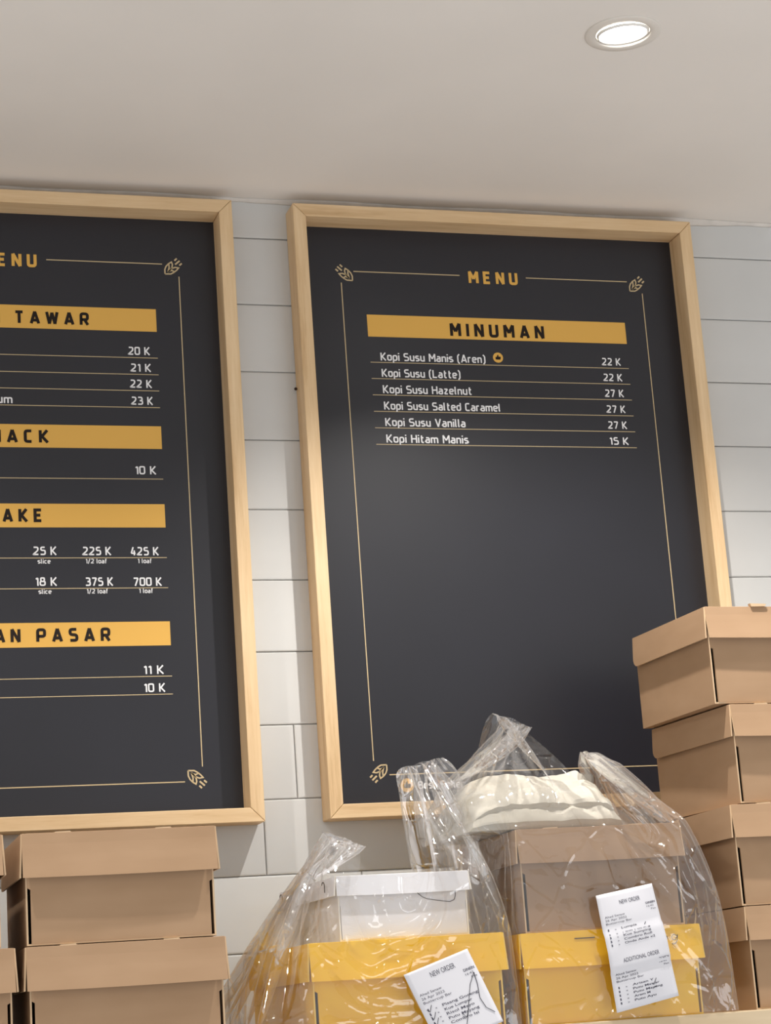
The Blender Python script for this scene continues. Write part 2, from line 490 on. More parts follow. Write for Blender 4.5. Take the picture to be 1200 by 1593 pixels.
def text(s, x0, x1, z, cap, m, parent, name='lettering', y=0.0, wt=0.175, gap=0.25, blank=0.42):
    """flat printed lettering on a vertical face from x0 to x1, baseline z, capital height cap"""
    pls = []; X = 0
    for ch in s:
        if ch == ' ': X += blank; continue
        g = GL[ch]; rnd = g[0] == R_; g = g[1:] if rnd else g
        wd = max(p[0] for pl in g for p in pl)
        for pl in g:
            if rnd and len(pl) > 2: pls.append([(X + px, py) for px, py in rounded(pl)]); continue
            cur = [pl[0]]                      # break the stroke at acute corners
            for a, b_, c in zip(pl, pl[1:], pl[2:]):
                cur.append(b_)
                if (Vector(b_) - Vector(a)).normalized().dot((Vector(c) - Vector(b_)).normalized()) < -0.15:
                    pls.append([(X + px, py) for px, py in cur]); cur = [b_]
            if len(pl) > 1: cur.append(pl[-1])
            pls.append([(X + px, py) for px, py in cur])
        X += wd + gap + 0.0
    X -= gap
    kx = (x1 - x0 - wt * cap * 0.9) / (X * cap)
    bm = bmesh.new()
    for n, pl in enumerate(pls): strip(bm, [(x0 + wt * cap * 0.45 + px * cap * kx, z + py * cap) for px, py in pl], wt * cap, y - 0.00004 * (n % 4))
    bmesh.ops.recalc_face_normals(bm, faces=bm.faces[:])
    for f in bm.faces:
        if f.normal.y > 0: f.normal_flip()
    return bmobj(name, bm, m, parent)


ICON = [[(51, 49.5), (51, 41), (48.5, 35), (44, 30), (38.5, 26.5), (37, 31), (38, 37), (44, 44)],
        [(43.5, 30.5), (43, 37), (45.8, 46.2)],
        [(51, 49.5), (40.5, 49.2), (35, 46), (30, 42), (26, 37.3), (32, 36.3), (38, 38.5), (46, 46.2)],
        [(34, 44.5), (38.5, 42.3), (44, 44)],
        [(28.6, 19.5), (33, 23.8)], [(23.6, 23.6), (32, 31)], [(20, 28.5), (24.5, 32.5)]]


def icon(cx, cz, sx, sz, root):
    bm = bmesh.new(); s = 0.00079
    for i, pl in enumerate(ICON):
        strip(bm, [(cx + sx * (x - 36) * s, cz - sz * (y - 36) * s) for x, y in pl], 0.0019 if i < 4 else 0.0024, -0.0022)
    bmesh.ops.recalc_face_normals(bm, faces=bm.faces[:])
    return bmobj('wheat_emblem', bm, M_line, root)


def board(X0, label):
    """X0 = left outer edge in the world; local x runs 0..BW, z 0..-BH, wall at y=0"""
    t = thing('menu_board', label, 'menu board', (X0, 0, 0), 0, 'framed menu boards on the tiled wall')
    y0, y1 = -FD, -0.0006
    def rail(a, b, c, d, m):
        bm = bmesh.new(); add_prism(bm, [a, b, c, d], 'y', y0, y1); bevel(bm, 0.0007)
        return bmobj('frame_rail', bm, m, t)
    e = 0.00025
    rail((e, 0), (BW - e, 0), (BW - FW - e, -FW), (FW + e, -FW), M_wood_h)
    rail((FW + e, -BH + FW), (BW - FW - e, -BH + FW), (BW - e, -BH), (e, -BH), M_wood_h)
    rail((0, -e), (FW, -FW - e), (FW, -BH + FW + e), (0, -BH + e), M_wood_v)
    rail((BW, -e), (BW, -BH + e), (BW - FW, -BH + FW + e), (BW - FW, -FW - e), M_wood_v)
    bm = bmesh.new(); add_box(bm, 0.004, BW - 0.004, -0.002, -0.0007, -BH + 0.004, -0.004)
    bmobj('panel', bm, M_panel, t)
    return t


def rule(t, x0, x1, z, w=0.0009, name='rule_line'):
    bm = bmesh.new(); strip(bm, [(x0, z), (x1, z)], w, -0.0022); return bmobj(name, bm, M_line, t)


def vrule(t, x, z0, z1, w=0.0014):
    bm = bmesh.new(); strip(bm, [(x, z1), (x, z0)], w, -0.0022); return bmobj('border_line', bm, M_line, t)


def bar(t, x0, x1, z0, z1):
    bm = bmesh.new(); v = [bm.verts.new(p) for p in ((x0, -0.0022, z0), (x1, -0.0022, z0), (x1, -0.0022, z1), (x0, -0.0022, z1))]
    bm.faces.new(v); return bmobj('heading_bar', bm, M_gold, t)


def thumb(t, cx, cz, r):
    bm = bmesh.new(); n = 28
    c = [bm.verts.new((cx + r * math.cos(2 * math.pi * k / n), -0.0024, cz + r * math.sin(2 * math.pi * k / n))) for k in range(n)]
    bm.faces.new(c)
    d = bmobj('thumb_badge', bm, M_gold, t)
    bm = bmesh.new()
    P = [(-.5, -.35), (-.5, .12), (-.28, .12), (-.05, .55), (.1, .55), (.12, .2), (.5, .2), (.55, .05), (.45, -.4), (-.2, -.4)]
    bm.faces.new([bm.verts.new((cx + p[0] * r, -0.0026, cz + p[1] * r)) for p in P])
    bmobj('thumb_sign', bm, M_dark, d)


YT = -0.0025


def common(t):
    cx = BW / 2
    text('MENU', cx - 0.0382, cx + 0.0382, -0.0963, 0.0180, M_gold, t, y=YT, wt=0.235, gap=0.66, blank=0.75)
    for s in (-1, 1):
        a, b = (0.0955, 0.2575) if s < 0 else (BW - 0.2575, BW - 0.0955)
        rule(t, a, b, -0.0851, 0.0014, 'border_line')
        vrule(t, 0.0762 if s < 0 else BW - 0.0722, -0.1030, -0.7930)
    rule(t, 0.0975, BW - 0.0965, -0.8125, 0.0014, 'border_line')
    icon(0.0815, -0.0885, 1, 1, t); icon(BW - 0.0800, -0.0890, -1, 1, t)
    icon(0.0825, -0.8095, 1, -1, t); icon(BW - 0.0800, -0.8085, -1, -1, t)


right = board(0.0, 'framed black menu board headed MINUMAN, behind the plastic bags, under the ceiling lamp')
common(right)
bar(right, 0.1110, 0.5130, -0.1836, -0.1503)
text('MINUMAN', 0.2360, 0.3820, -0.1790, 0.0190, M_dark, right, y=YT, wt=0.235, gap=0.66, blank=0.75)
items = [('Kopi Susu Manis (Aren)', 0.2866, '22 K', 0), ('Kopi Susu (Latte)', 0.2462, '22 K', 1), ('Kopi Susu Hazelnut', 0.2618, '27 K', 2),
         ('Kopi Susu Salted Caramel', 0.3036, '27 K', 3), ('Kopi Susu Vanilla', 0.2478, '27 K', 4), ('Kopi Hitam Manis', 0.2505, '15 K', 5)]
for s, x1, p, k in items:
    z = -0.2222 - k * 0.02446
    rule(right, 0.1118, 0.5121, z, 0.0010)
    text(s, 0.1273, x1, z + 0.0028, 0.0118, M_white, right, y=YT)
    text(p, 0.4696, 0.5000, z + 0.0042, 0.0112, M_white, right, y=YT)
thumb(right, 0.3065, -0.2105, 0.0078)
thumb(right, 0.1216, -0.8277, 0.0095)
text('Best Seller', 0.1370, 0.2036, -0.8332, 0.0105, M_white, right, y=YT)
bm = bmesh.new(); bmesh.ops.create_uvsphere(bm, u_segments=8, v_segments=6, radius=0.0022)
sc = bmobj('screw', bm, M_shadowgap, right, True); sc.location = (-0.0022, -0.006, -0.266)

XL = -0.08868 - BW
left = board(XL, 'framed black menu board headed TAWAR and PASAR, cut off by the left edge')
common(left)
L = lambda x: x - XL
for z1, z0 in ((-0.1526, -0.1858), (-0.3229, -0.3553), (-0.4335, -0.4662), (-0.5961, -0.6289)):
    bar(left, BW - L(-0.1960), L(-0.1960), z0, z1)
for s, a, b, z in (('TAWAR', -0.3925, -0.2900, -0.1787), ('ROTI', -0.4900, -0.4120, -0.1787), ('SNACK', -0.4495, -0.3503, -0.3482),
                   ('CAKE', -0.4340, -0.3622, -0.4583), ('JAJANAN', -0.5240, -0.3960, -0.6215), ('PASAR', -0.3752, -0.2768, -0.6215)):
    text(s, L(a), L(b), z, 0.0172, M_dark, left, y=YT, wt=0.235, gap=0.66, blank=0.75)
for z in (-0.2243, -0.2485, -0.2720, -0.2961, -0.3981, -0.5082, -0.5499, -0.6706, -0.6949):
    rule(left, BW - L(-0.1960), L(-0.1962), z, 0.0010)
for s, a, b, z in (('20 K', -0.2374, -0.2068, -0.2203), ('21 K', -0.2350, -0.2062, -0.2446), ('22 K', -0.2366, -0.2060, -0.2679),
                   ('23 K', -0.2360, -0.2056, -0.2924), ('10 K', -0.2346, -0.2054, -0.3915), ('11 K', -0.2345, -0.2070, -0.6674),
                   ('10 K', -0.2350, -0.2060, -0.6916), ('25 K', -0.3764, -0.3448, -0.5042), ('225 K', -0.3105, -0.2715, -0.5046),
                   ('425 K', -0.2454, -0.2068, -0.5050), ('18 K', -0.3745, -0.3455, -0.5462), ('375 K', -0.3080, -0.2705, -0.5467),
                   ('700 K', -0.2436, -0.2044, -0.5472)):
    text(s, L(a), L(b), z, 0.0114, M_white, left, y=YT)
for a, b, s in ((-0.3706, -0.3535, 'slice'), (-0.3066, -0.2779, '1/2 loaf'), (-0.2362, -0.2170, '1 loaf')):
    for z in (-0.5159, -0.5571):
        text(s, L(a), L(b), z, 0.0062, M_white, left, y=YT)
text('Gandum', L(-0.4560), L(-0.3980), -0.2935, 0.0116, M_white, left, y=YT)

# ------------------------------------------------------------------ shelf
ZS = -1.155
bm = bmesh.new(); add_box(bm, -1.3, 1.3, -0.374, -0.0005, ZS - 0.03, ZS); bevel(bm, 0.0015, 2)
shelf = bmobj('wall_shelf', bm, M_shelf)
shelf['label'] = 'pale wood laminate shelf carrying the stacked boxes along the wall'; shelf['category'] = 'shelf'

# ------------------------------------------------------------------ cartons
T = 0.0019


def carton(name, label, loc, rz, w, d, h, lh, mats, group=None, tabs=(0.21, 0.73), raised=None, cat='box', over=0.003, flare=0.0075,
           back_round=0.012, slots=True, droop=(0, 0)):
    """loc = front left corner of the body at its base; front faces -y"""
    m, me_, mi = mats
    t = thing(name, label, cat, loc, rz, group)
    bt = h - T - 0.0008
    # body: bottom, back and side walls
    bm = bmesh.new()
    add_box(bm, 0, w, 0, d, 0, T)
    for x0 in (0, w - T): add_box(bm, x0, x0 + T, 0, d, T, bt)
    add_box(bm, T, w - T, d - T, d, T, bt)
    for f in bm.faces:
        if abs(f.normal.z) > 0.9 or f.calc_center_median().y < 1e-4: f.material_index = 1
    bmesh.ops.recalc_face_normals(bm, faces=bm.faces[:])
    bmobj('body', bm, [m, me_], t)
    # front panel: narrower than the box below its shoulders, leaving dark corner slots
    sl = 0.0034 if slots else 0.0006; zs = h - lh - 0.013
    bm = bmesh.new()
    add_prism(bm, [(T + sl, T), (w - T - sl, T), (w - T - sl, zs), (w - T, zs + 0.002), (w - T, bt), (T, bt), (T, zs + 0.002), (T + sl, zs)], 'y', -0.0006, T)
    bmobj('front_panel', bm, m, t)
    # lid
    lid_x0, lid_x1 = -over, w + over
    bm = bmesh.new(); add_box(bm, lid_x0, lid_x1, -over - T, d + 0.001, h - T, h)
    bevel(bm, 0.0006)
    lid = bmobj('lid', bm, m, t)
    # front flap, flared outwards at its lower edge, lower edge slightly bowed
    bm = bmesh.new(); n = 12; rows = 5; G = []
    for s, yo in ((0, 0), (1, T)):
        g = []
        for j in range(rows):
            v = j / (rows - 1); r = []
            for i in range(n + 1):
                u = i / n; bow = math.sin(u * math.pi)
                x = lid_x0 + (lid_x1 - lid_x0) * u + (u - 0.5) * 0.001 * v
                y = -over - T - flare * v ** 1.3 * (0.88 + 0.12 * bow) + yo
                z = h - 0.0004 - (lh + 0.0008 * bow) * v
                r.append(bm.verts.new((x, y, z)))
            g.append(r)
        G.append(g)
    for s in (0, 1):
        for j in range(rows - 1):
            for i in range(n):
                q = (G[s][j][i], G[s][j][i + 1], G[s][j + 1][i + 1], G[s][j + 1][i])
                bm.faces.new(q[::-1] if s == 0 else q)
    def side(seq):
        for a, b in zip(seq, seq[1:]):
            f = bm.faces.new((G[0][a[0]][a[1]], G[0][b[0]][b[1]], G[1][b[0]][b[1]], G[1][a[0]][a[1]])); f.material_index = 1
    side([(0, i) for i in range(n + 1)]); side([(j, n) for j in range(rows)]); side([(rows - 1, n - i) for i in range(n + 1)]); side([(rows - 1 - j, 0) for j in range(rows)])
    bmesh.ops.recalc_face_normals(bm, faces=bm.faces[:])
    bmobj('front_flap', bm, [m, me_], lid)
    # side flaps with a rounded lower back corner
    for sx in (-1, 1):
        bm = bmesh.new(); R = min(back_round, lh * 0.6)
        P = [(-over - T * 0.5, h - 0.0004), (-over - T * 0.5 - flare * 0.3, h - lh)]
        yb = d - 0.002
        for k in range(7):
            a = k / 6 * math.pi / 2
            P.append((yb - R + R * math.sin(a), h - lh + R - R * math.cos(a)))
        P.append((yb, h - 0.0004))
        xx = lid_x0 - T + 0.0006 if sx < 0 else lid_x1 - 0.0006
        add_prism(bm, P, 'x', xx, xx + T, 0, 1)
        for v in bm.verts:
            v.co.x += sx * 0.0026 * max(0, (h - v.co.z) / lh)
        bmobj('side_flap', bm, [m, me_], lid)
    # locking tabs that show on the front top edge
    for tb in tabs:
        x = lid_x0 + tb * (lid_x1 - lid_x0)
        bm = bmesh.new(); z1 = h + 0.0011
        add_prism(bm, [(x - 0.0095, h - 0.0005), (x + 0.0095, h - 0.0005), (x + 0.0080, z1), (x - 0.0090, z1 - 0.0004)], 'y', -over - T + 0.0002, -over + 0.004)
        bmobj('locking_tab', bm, me_, lid)
    if raised:
        x = lid_x0 + raised * (lid_x1 - lid_x0)
        bm = bmesh.new()
        add_prism(bm, [(x - 0.0105, h - 0.0005), (x - 0.0120, h + 0.0035), (x + 0.0115, h + 0.0028), (x + 0.0095, h - 0.0002)], 'y', -over - T - 0.003, -over + 0.001)
        tb = bmobj('locking_tab', bm, me_, lid); tb['label'] = 'lifted locking tab'
    return t


K = (M_kraft, M_kedge, M_kin)
Y = (M_yellow, M_yedge, M_kin)
WB = (M_wbox, M_wedge, M_wbox)
GR = 'brown cardboard boxes stacked on the shelf'
KW, KD, KH, KL = 0.210, 0.206, 0.1232, 0.0405
h4 = [ZS, -1.0305, -0.9055, -0.7805]
for (x, z, r, lab, rs) in ((0.433, h4[0], -1.0, 'brown cardboard box at the bottom of the tall right stack, on the shelf', None),
                           (0.4285, h4[1], -1.5, 'brown cardboard box second from the bottom of the tall right stack', None),
                           (0.4415, h4[2], 4.0, 'brown cardboard box second from the top of the tall right stack', None),
                           (0.4210, h4[3], 2.5, 'brown cardboard box topmost on the tall right stack, with a lifted tab', 0.35)):
    carton('cardboard_box', lab, (x, -0.357, z), math.radians(r), KW, KD, KH, KL, K, GR, raised=rs, tabs=(0.73,) if rs else (0.21, 0.73))
for (x, z, r, lh, lab) in ((-0.4410, ZS, -0.5, 0.0475, 'lower brown cardboard box beside the left plastic bag, on the shelf'),
                           (-0.4425, -1.0305, -0.8, 0.049, 'upper brown cardboard box under the right end of the left menu board'),
                           (-0.6775, ZS, -0.4, 0.0475, 'lower brown cardboard box cut off by the left edge of the photo'),
                           (-0.6880, -1.0305, -0.3, 0.045, 'upper brown cardboard box cut off by the left edge of the photo')):
    carton('cardboard_box', lab, (x, -0.357, z), math.radians(r), KW + (0.003 if 'under the right end' in lab else 0.007), KD, KH, lh, K, GR)
carton('cardboard_box', 'brown cardboard box inside the right plastic bag, on the yellow box', (0.1445, -0.355, -1.0485), math.radians(-0.8), KW - 0.005, KD, KH - 0.001, KL, K, GR)
carton('yellow_box', 'yellow cardboard box inside the left plastic bag, under the white box', (-0.1200, -0.357, ZS), 0.0, 0.230, 0.300, 0.1095, 0.043, Y, 'yellow boxes in the bags', tabs=(0.35, ))
yb2 = carton('yellow_box', 'yellow cardboard box inside the right plastic bag, under a brown box', (0.1375, -0.357, ZS), 0.0, 0.225, 0.300, 0.1062, 0.0405, Y, 'yellow boxes in the bags', tabs=(0.60,))
wb = carton('white_box', 'white cardboard box inside the left plastic bag, on the yellow box', (-0.0820, -0.350, ZS + 0.1100), math.radians(2.0), 0.160, 0.235, 0.0745, 0.0225, WB, None, tabs=(), slots=False, flare=0.002, over=0.002, back_round=0.004)
# cut slits of the white box
lidw = [c for c in wb.children if c.name.startswith('lid')][0]
for cy in (0.032, 0.215):
    bm = bmesh.new(); xs_ = -0.0072
    tube(bm, [(xs_, cy + 0.006 * math.cos(a) , 0.0645 + 0.006 * math.sin(a)) for a in [math.pi * (0.15 + k * 0.1) for k in range(9)]] + [(xs_, cy - 0.0055, 0.058)], 0.0006, 4)
    bmobj('tab_slit', bm, M_shadowgap, lidw)
fp = [c for c in wb.children if c.name.startswith('front_panel')][0]
bm = bmesh.new()
tube(bm, [(0.098, -0.0009, 0.051), (0.104, -0.0009, 0.046), (0.110, -0.0009, 0.0435), (0.13, -0.0009, 0.040), (0.138, -0.0009, 0.039), (0.1435, -0.0009, 0.041), (0.1455, -0.0009, 0.046), (0.1455, -0.0009, 0.053)], 0.0005, 4)
bmobj('tab_slit', bm, M_shadowgap, fp)
# slit and pen scribble on the right yellow box
lidy = [c for c in yb2.children if c.name.startswith('lid')][0]
fly = [c for c in lidy.children if c.name.startswith('front_flap')][0]
bm = bmesh.new(); add_box(bm, 0.065, 0.0905, -0.0072, -0.0060, 0.0965, 0.0975)
bmobj('tab_slit', bm, M_shadowgap, lidy)
bm = bmesh.new()
Q = [(0, 0), (0.002, 0.004), (0.005, 0.004), (0.0065, 0.001)]
tube(bm, [(0.1765 + x * 1.15, -0.0098, 0.0885 + z * 1.2) for x, z in Q], 0.00045, 4)
Q = [(0.0165, 0.004), (0.013, 0.0055), (0.0105, 0.003), (0.0115, 0.0), (0.0145, 0.0), (0.0165, 0.003), (0.0175, 0.005), (0.0165, -0.001), (0.014, -0.004), (0.0105, -0.004)]
tube(bm, [(0.1765 + x * 1.15, -0.0098, 0.0885 + z * 1.2) for x, z in Q], 0.00045, 4)
bmobj('pen_writing', bm, M_pen, lidy)

# ------------------------------------------------------------------ folded white paper bag on the brown box
from mathutils import noise as mn


def ridge(p, sc):
    d, _ = mn.voronoi(Vector(p) * sc, distance_metric='DISTANCE')
    return d[1] - d[0]


bm = bmesh.new(); NU, NV_ = 64, 40
XA, XB, YA, YB, ZB = 0.0900, 0.2880, -0.345, -0.165, -0.9249
# side profile of the folded bag (depth from the front, height): low front edge, crease, long top slope
PROF = [(0.0, 0.0), (-0.004, 0.008), (0.003, 0.017), (0.006, 0.024), (0.004, 0.029), (0.018, 0.044), (0.036, 0.058), (0.060, 0.068), (0.090, 0.073), (0.130, 0.066), (0.160, 0.046), (0.178, 0.020), (0.180, 0.0)]


def prof(v):
    q = v * (len(PROF) - 1); k = min(int(q), len(PROF) - 2); f = q - k
    return [PROF[k][n] * (1 - f) + PROF[k + 1][n] * f for n in (0, 1)]


top = []
for i in range(NU + 1):
    u = i / NU; col = []
    # height envelope: steep at the left, nearly square at the right
    env = min(1, (u / 0.26)) ** 0.55 if u < 0.26 else (1.0 if u < 0.90 else 1 - 0.45 * ((u - 0.90) / 0.10) ** 1.5)
    env = 0.40 + 0.60 * env
    env *= 1.0 + 0.035 * math.sin(u * 6 + 0.6)
    for j in range(NV_ + 1):
        y, z = prof(j / NV_)
        x = XA + (XB - XA) * u + 0.010 * math.sin(j / NV_ * math.pi) * (1 if u < 0.5 else -1) * abs(u - 0.5) * 2
        P3 = Vector((x, YA + y, z * env))
        c = ridge((P3.x, P3.y * 0.8, P3.z), 19) * 0.011 + ridge((P3.x + 3, P3.y, P3.z), 52) * 0.0032
        k = min(1, z / 0.02)
        P3.y -= c * k * (1 if y < 0.09 else -0.6); P3.z += c * k * 0.8
        P3.y += 0.006 * (2 * abs(u - 0.5)) ** 4
        P3.z += ZB + 0.0003
        col.append(bm.verts.new(P3))
    top.append(col)
for i in range(NU):
    for j in range(NV_): bm.faces.new((top[i][j], top[i + 1][j], top[i + 1][j + 1], top[i][j + 1]))
for col in (top[0], top[-1]): bm.faces.new(col)
bm.faces.new([c[0] for c in top] + [c[-1] for c in reversed(top)])
bmesh.ops.recalc_face_normals(bm, faces=bm.faces[:])
pb = bmobj('paper_bag', bm, M_paper, None, True)
pb.data.set_sharp_from_angle(angle=math.radians(28))
pb['label'] = 'crumpled folded white paper bag lying on the brown box inside the right plastic bag'; pb['category'] = 'paper bag'

# ------------------------------------------------------------------ plastic bags: relaxed film
def drape(x0, x1, y0, y1, zb, rim, nu, nv, handles, boxes, limits, seed, steps=110, iters=7, frontclamp=()):
    """tube of film round a load: grid nu (around) x nv (up) plus handle strips; relaxed by position based dynamics"""
    rng = np.random.RandomState(seed)
    per = 2 * ((x1 - x0) + (y1 - y0)); du = per / nu; dv = (rim - zb) / (nv - 1)
    hr = max(int(round(h['len'] / dv)) for h in handles); NV = nv + hr
    valid = np.zeros((nu, NV), bool); valid[:, :nv] = True
    # arc position -> rectangle point (start at the middle of the left side, going to the front)
    def rect(s):
        s = s % per; a = (y1 - y0) / 2
        if s < a: return x0, (y0 + y1) / 2 - s
        s -= a
        if s < x1 - x0: return x0 + s, y0
        s -= x1 - x0
        if s < y1 - y0: return x1, y0 + s
        s -= y1 - y0
        if s < x1 - x0: return x1 - s, y1
        s -= x1 - x0
        return x0, y1 - s
    X = np.zeros((nu, NV, 3))
    for i in range(nu):
        px, py = rect(i * du)
        for j in range(NV): X[i, j] = (px, py, zb + j * dv)
    pins = []
    for h in handles:
        cc = int(round(h['s'] / du)); half = int(round(h['w'] / 2 / du)); n = int(round(h['len'] / dv))
        for k in range(-half, half + 1):
            i = (cc + k) % nu
            valid[i, nv:nv + n] = True
            # flattened double: fold the span so both ends meet
            u = k / half
            A, B = np.array(h['a']), np.array(h['b'])
            f = (u * 0.5 + 0.5)
            f2 = 1 - abs(2 * f - 1)        # 0..1..0 : double layer
            tgt = A + (B - A) * f2 + np.array([0, 0.004 * (1 if u > 0 else -1), 0.0015 * math.sin(9 * u)])
            pins.append((i, nv + n - 1, tgt))
    # narrow transition below the rim between handles: cut the rim a little lower in the middle
    X += rng.normal(0, 0.0012, X.shape)
    P = X.reshape(-1, 3).copy(); V = np.zeros_like(P)
    idx = np.arange(nu * NV).reshape(nu, NV); vf = valid
    batches = []
    def addb(di, dj, rest, stiff, par):
        for c in (0, 1):
            ia = []; ib = []
            I, J = np.meshgrid(np.arange(nu), np.arange(NV), indexing='ij')
            I2 = (I + di) % nu; J2 = J + dj
            ok = (J2 >= 0) & (J2 < NV); J2c = np.clip(J2, 0, NV - 1)
            ok &= vf[I, J] & vf[I2, J2c]
            ok &= (par(I, J) == c)
            batches.append((idx[I[ok], J[ok]], idx[I2[ok], J2c[ok]], rest, stiff))
    addb(1, 0, du, 1.0, lambda I, J: I % 2); addb(0, 1, dv, 1.0, lambda I, J: J % 2)
    dg = math.hypot(du, dv)
    addb(1, 1, dg, 0.45, lambda I, J: I % 2); addb(1, -1, dg, 0.45, lambda I, J: I % 2)
    addb(2, 0, 2 * du, 0.10, lambda I, J: (I // 2) % 2); addb(0, 2, 2 * dv, 0.10, lambda I, J: (J // 2) % 2)
    pin_i = np.array([idx[a, b] for a, b, _ in pins]); pin_t = np.array([t for _, _, t in pins])
    pin_0 = P[pin_i].copy()
    base = idx[:, 0]; base_p = P[base].copy(); base_p[:, 2] = zb
    m = 0.0042
    for st in range(steps):
        f = min(1, st / (steps * 0.55)); f = f * f * (3 - 2 * f)
        g = 0.00003
        Q = P.copy()
        V = V * 0.88; V[:, 2] -= g
        P = P + V
        for it in range(iters):
            for a, b, rest, k in batches:
                d = P[b] - P[a]; L = np.sqrt((d * d).sum(1)) + 1e-9
                c = (d * (k * 0.5 * (L - rest) / L)[:, None])
                P[a] += c; P[b] -= c
            P[pin_i] = pin_0 + (pin_t - pin_0) * f
            P[base] = base_p
            for (bx0, bx1, by0, by1, bz0, bz1) in boxes:
                ins = (P[:, 0] > bx0 - m) & (P[:, 0] < bx1 + m) & (P[:, 1] > by0 - m) & (P[:, 1] < by1 + m) & (P[:, 2] < bz1 + m) & (P[:, 2] > bz0)
                if ins.any():
                    S = P[ins]
                    ds = np.stack([S[:, 0] - (bx0 - m), bx1 + m - S[:, 0], S[:, 1] - (by0 - m), by1 + m - S[:, 1], bz1 + m - S[:, 2]], 1)
                    k = ds.argmin(1)
                    S[k == 0, 0] = bx0 - m; S[k == 1, 0] = bx1 + m; S[k == 2, 1] = by0 - m; S[k == 3, 1] = by1 + m; S[k == 4, 2] = bz1 + m
                    P[ins] = S
            P[:, 2] = np.maximum(P[:, 2], ZS + 0.0012)
            P[:, 1] = np.minimum(P[:, 1], -0.006)
            for (ax, sgn, val, zmax) in limits:
                q = P[:, 2] < zmax
                if sgn > 0: P[q, ax] = np.maximum(P[q, ax], val)
                else: P[q, ax] = np.minimum(P[q, ax], val)
            for (cx0, cx1, cz0, cz1, yy) in frontclamp:
                q = (P[:, 0] > cx0) & (P[:, 0] < cx1) & (P[:, 2] > cz0) & (P[:, 2] < cz1) & (P[:, 1] < yy)
                P[q, 1] = yy
        V = P - Q
        sp = np.sqrt((V * V).sum(1)); lim = 0.004
        V *= np.minimum(1, lim / (sp + 1e-9))[:, None]
    # faces
    fs = []; used = np.full(nu * NV, -1); vs = []
    for i in range(nu):
        for j in range(NV - 1):
            i2 = (i + 1) % nu
            if vf[i, j] and vf[i2, j] and vf[i, j + 1] and vf[i2, j + 1]:
                fs.append((idx[i, j], idx[i2, j], idx[i2, j + 1], idx[i, j + 1]))
    for q in fs:
        for v in q:
            if used[v] < 0: used[v] = len(vs); vs.append(P[v])
    fh = [tuple(int(used[v]) for v in q) for q in fs]
    kinds = [1 if (q[0] % NV) >= nv - 1 else 0 for q in fs]
    return vs, fh, kinds


def make_bag(label, **kw):
    vs, fs, kinds = drape(**kw)
    c = np.mean(np.array(vs), 0)
    t = thing('plastic_bag', label, 'plastic bag', (float(c[0]), -0.2, ZS), 0, 'clear plastic carrier bags')
    for kind, nm in ((0, 'bag_body'), (1, 'bag_handle')):
        F = [f for f, k in zip(fs, kinds) if k == kind]
        if kind == 1:
            # split connected handle strips
            adj = {}
            for n, f in enumerate(F):
                for v in f: adj.setdefault(v, []).append(n)
            seen = set(); groups = []
            for n in range(len(F)):
                if n in seen: continue
                st = [n]; seen.add(n); g = []
                while st:
                    q = st.pop(); g.append(q)
                    for v in F[q]:
                        for z in adj[v]:
                            if z not in seen: seen.add(z); st.append(z)
                groups.append([F[q] for q in g])
        else: groups = [F]
        for g in groups:
            ids = sorted({v for f in g for v in f}); mp = {v: n for n, v in enumerate(ids)}
            o = pyd(nm, [Vector(vs[v]) - t.location for v in ids], [tuple(mp[v] for v in f) for f in g], M_film, t, True)
            ss = o.modifiers.new('smooth', 'SUBSURF'); ss.levels = 1; ss.render_levels = 1
    return t


BAG1 = make_bag('clear plastic carrier bag round the yellow box and the white box, with a receipt',
                x0=-0.196, x1=0.1245, y0=-0.374, y1=-0.03, zb=ZS + 0.0015, rim=-0.960, nu=220, nv=36,
                handles=[dict(s=0.05, w=0.50, len=0.085, a=(-0.092, -0.335, -0.917), b=(0.000, -0.20, -0.925)),
                         dict(s=0.172 + 0.3205 + 0.120, w=0.36, len=0.150, a=(0.0300, -0.270, -0.838), b=(0.0960, -0.240, -0.822))],
                boxes=[(-0.128, 0.118, -0.369, -0.05, -1.16, -1.0455), (-0.0905, 0.084, -0.357, -0.11, -1.05, -0.9705)],
                limits=[(0, 1, -0.2225, -0.9), (0, -1, 0.1262, -0.93), (1, 1, -0.385, -0.6)], seed=4,
                frontclamp=[(-0.03, 0.10, -1.16, -1.055, -0.3755)])
BAG2 = make_bag('clear plastic carrier bag round a yellow box, a brown box and a white paper bag',
                x0=0.1285, x1=0.402, y0=-0.374, y1=-0.03, zb=ZS + 0.0015, rim=-0.905, nu=210, nv=46,
                handles=[dict(s=0.06, w=0.42, len=0.150, a=(0.172, -0.225, -0.765), b=(0.2360, -0.195, -0.781)),
                         dict(s=0.172 + 0.2735 + 0.110, w=0.40, len=0.120, a=(0.250, -0.32, -0.831), b=(0.292, -0.27, -0.831))],
                boxes=[(0.1305, 0.3700, -0.369, -0.05, -1.16, -1.049), (0.1370, 0.357, -0.366, -0.145, -1.05, -0.925), (0.092, 0.290, -0.345, -0.16, -0.93, -0.885), (0.11, 0.280, -0.31, -0.18, -0.93, -0.856)],
                limits=[(0, -1, 0.413, -0.7), (0, 1, 0.1280, -0.93), (1, 1, -0.388, -0.6)], seed=9,
                frontclamp=[(0.215, 0.335, -1.15, -0.99, -0.3755)])


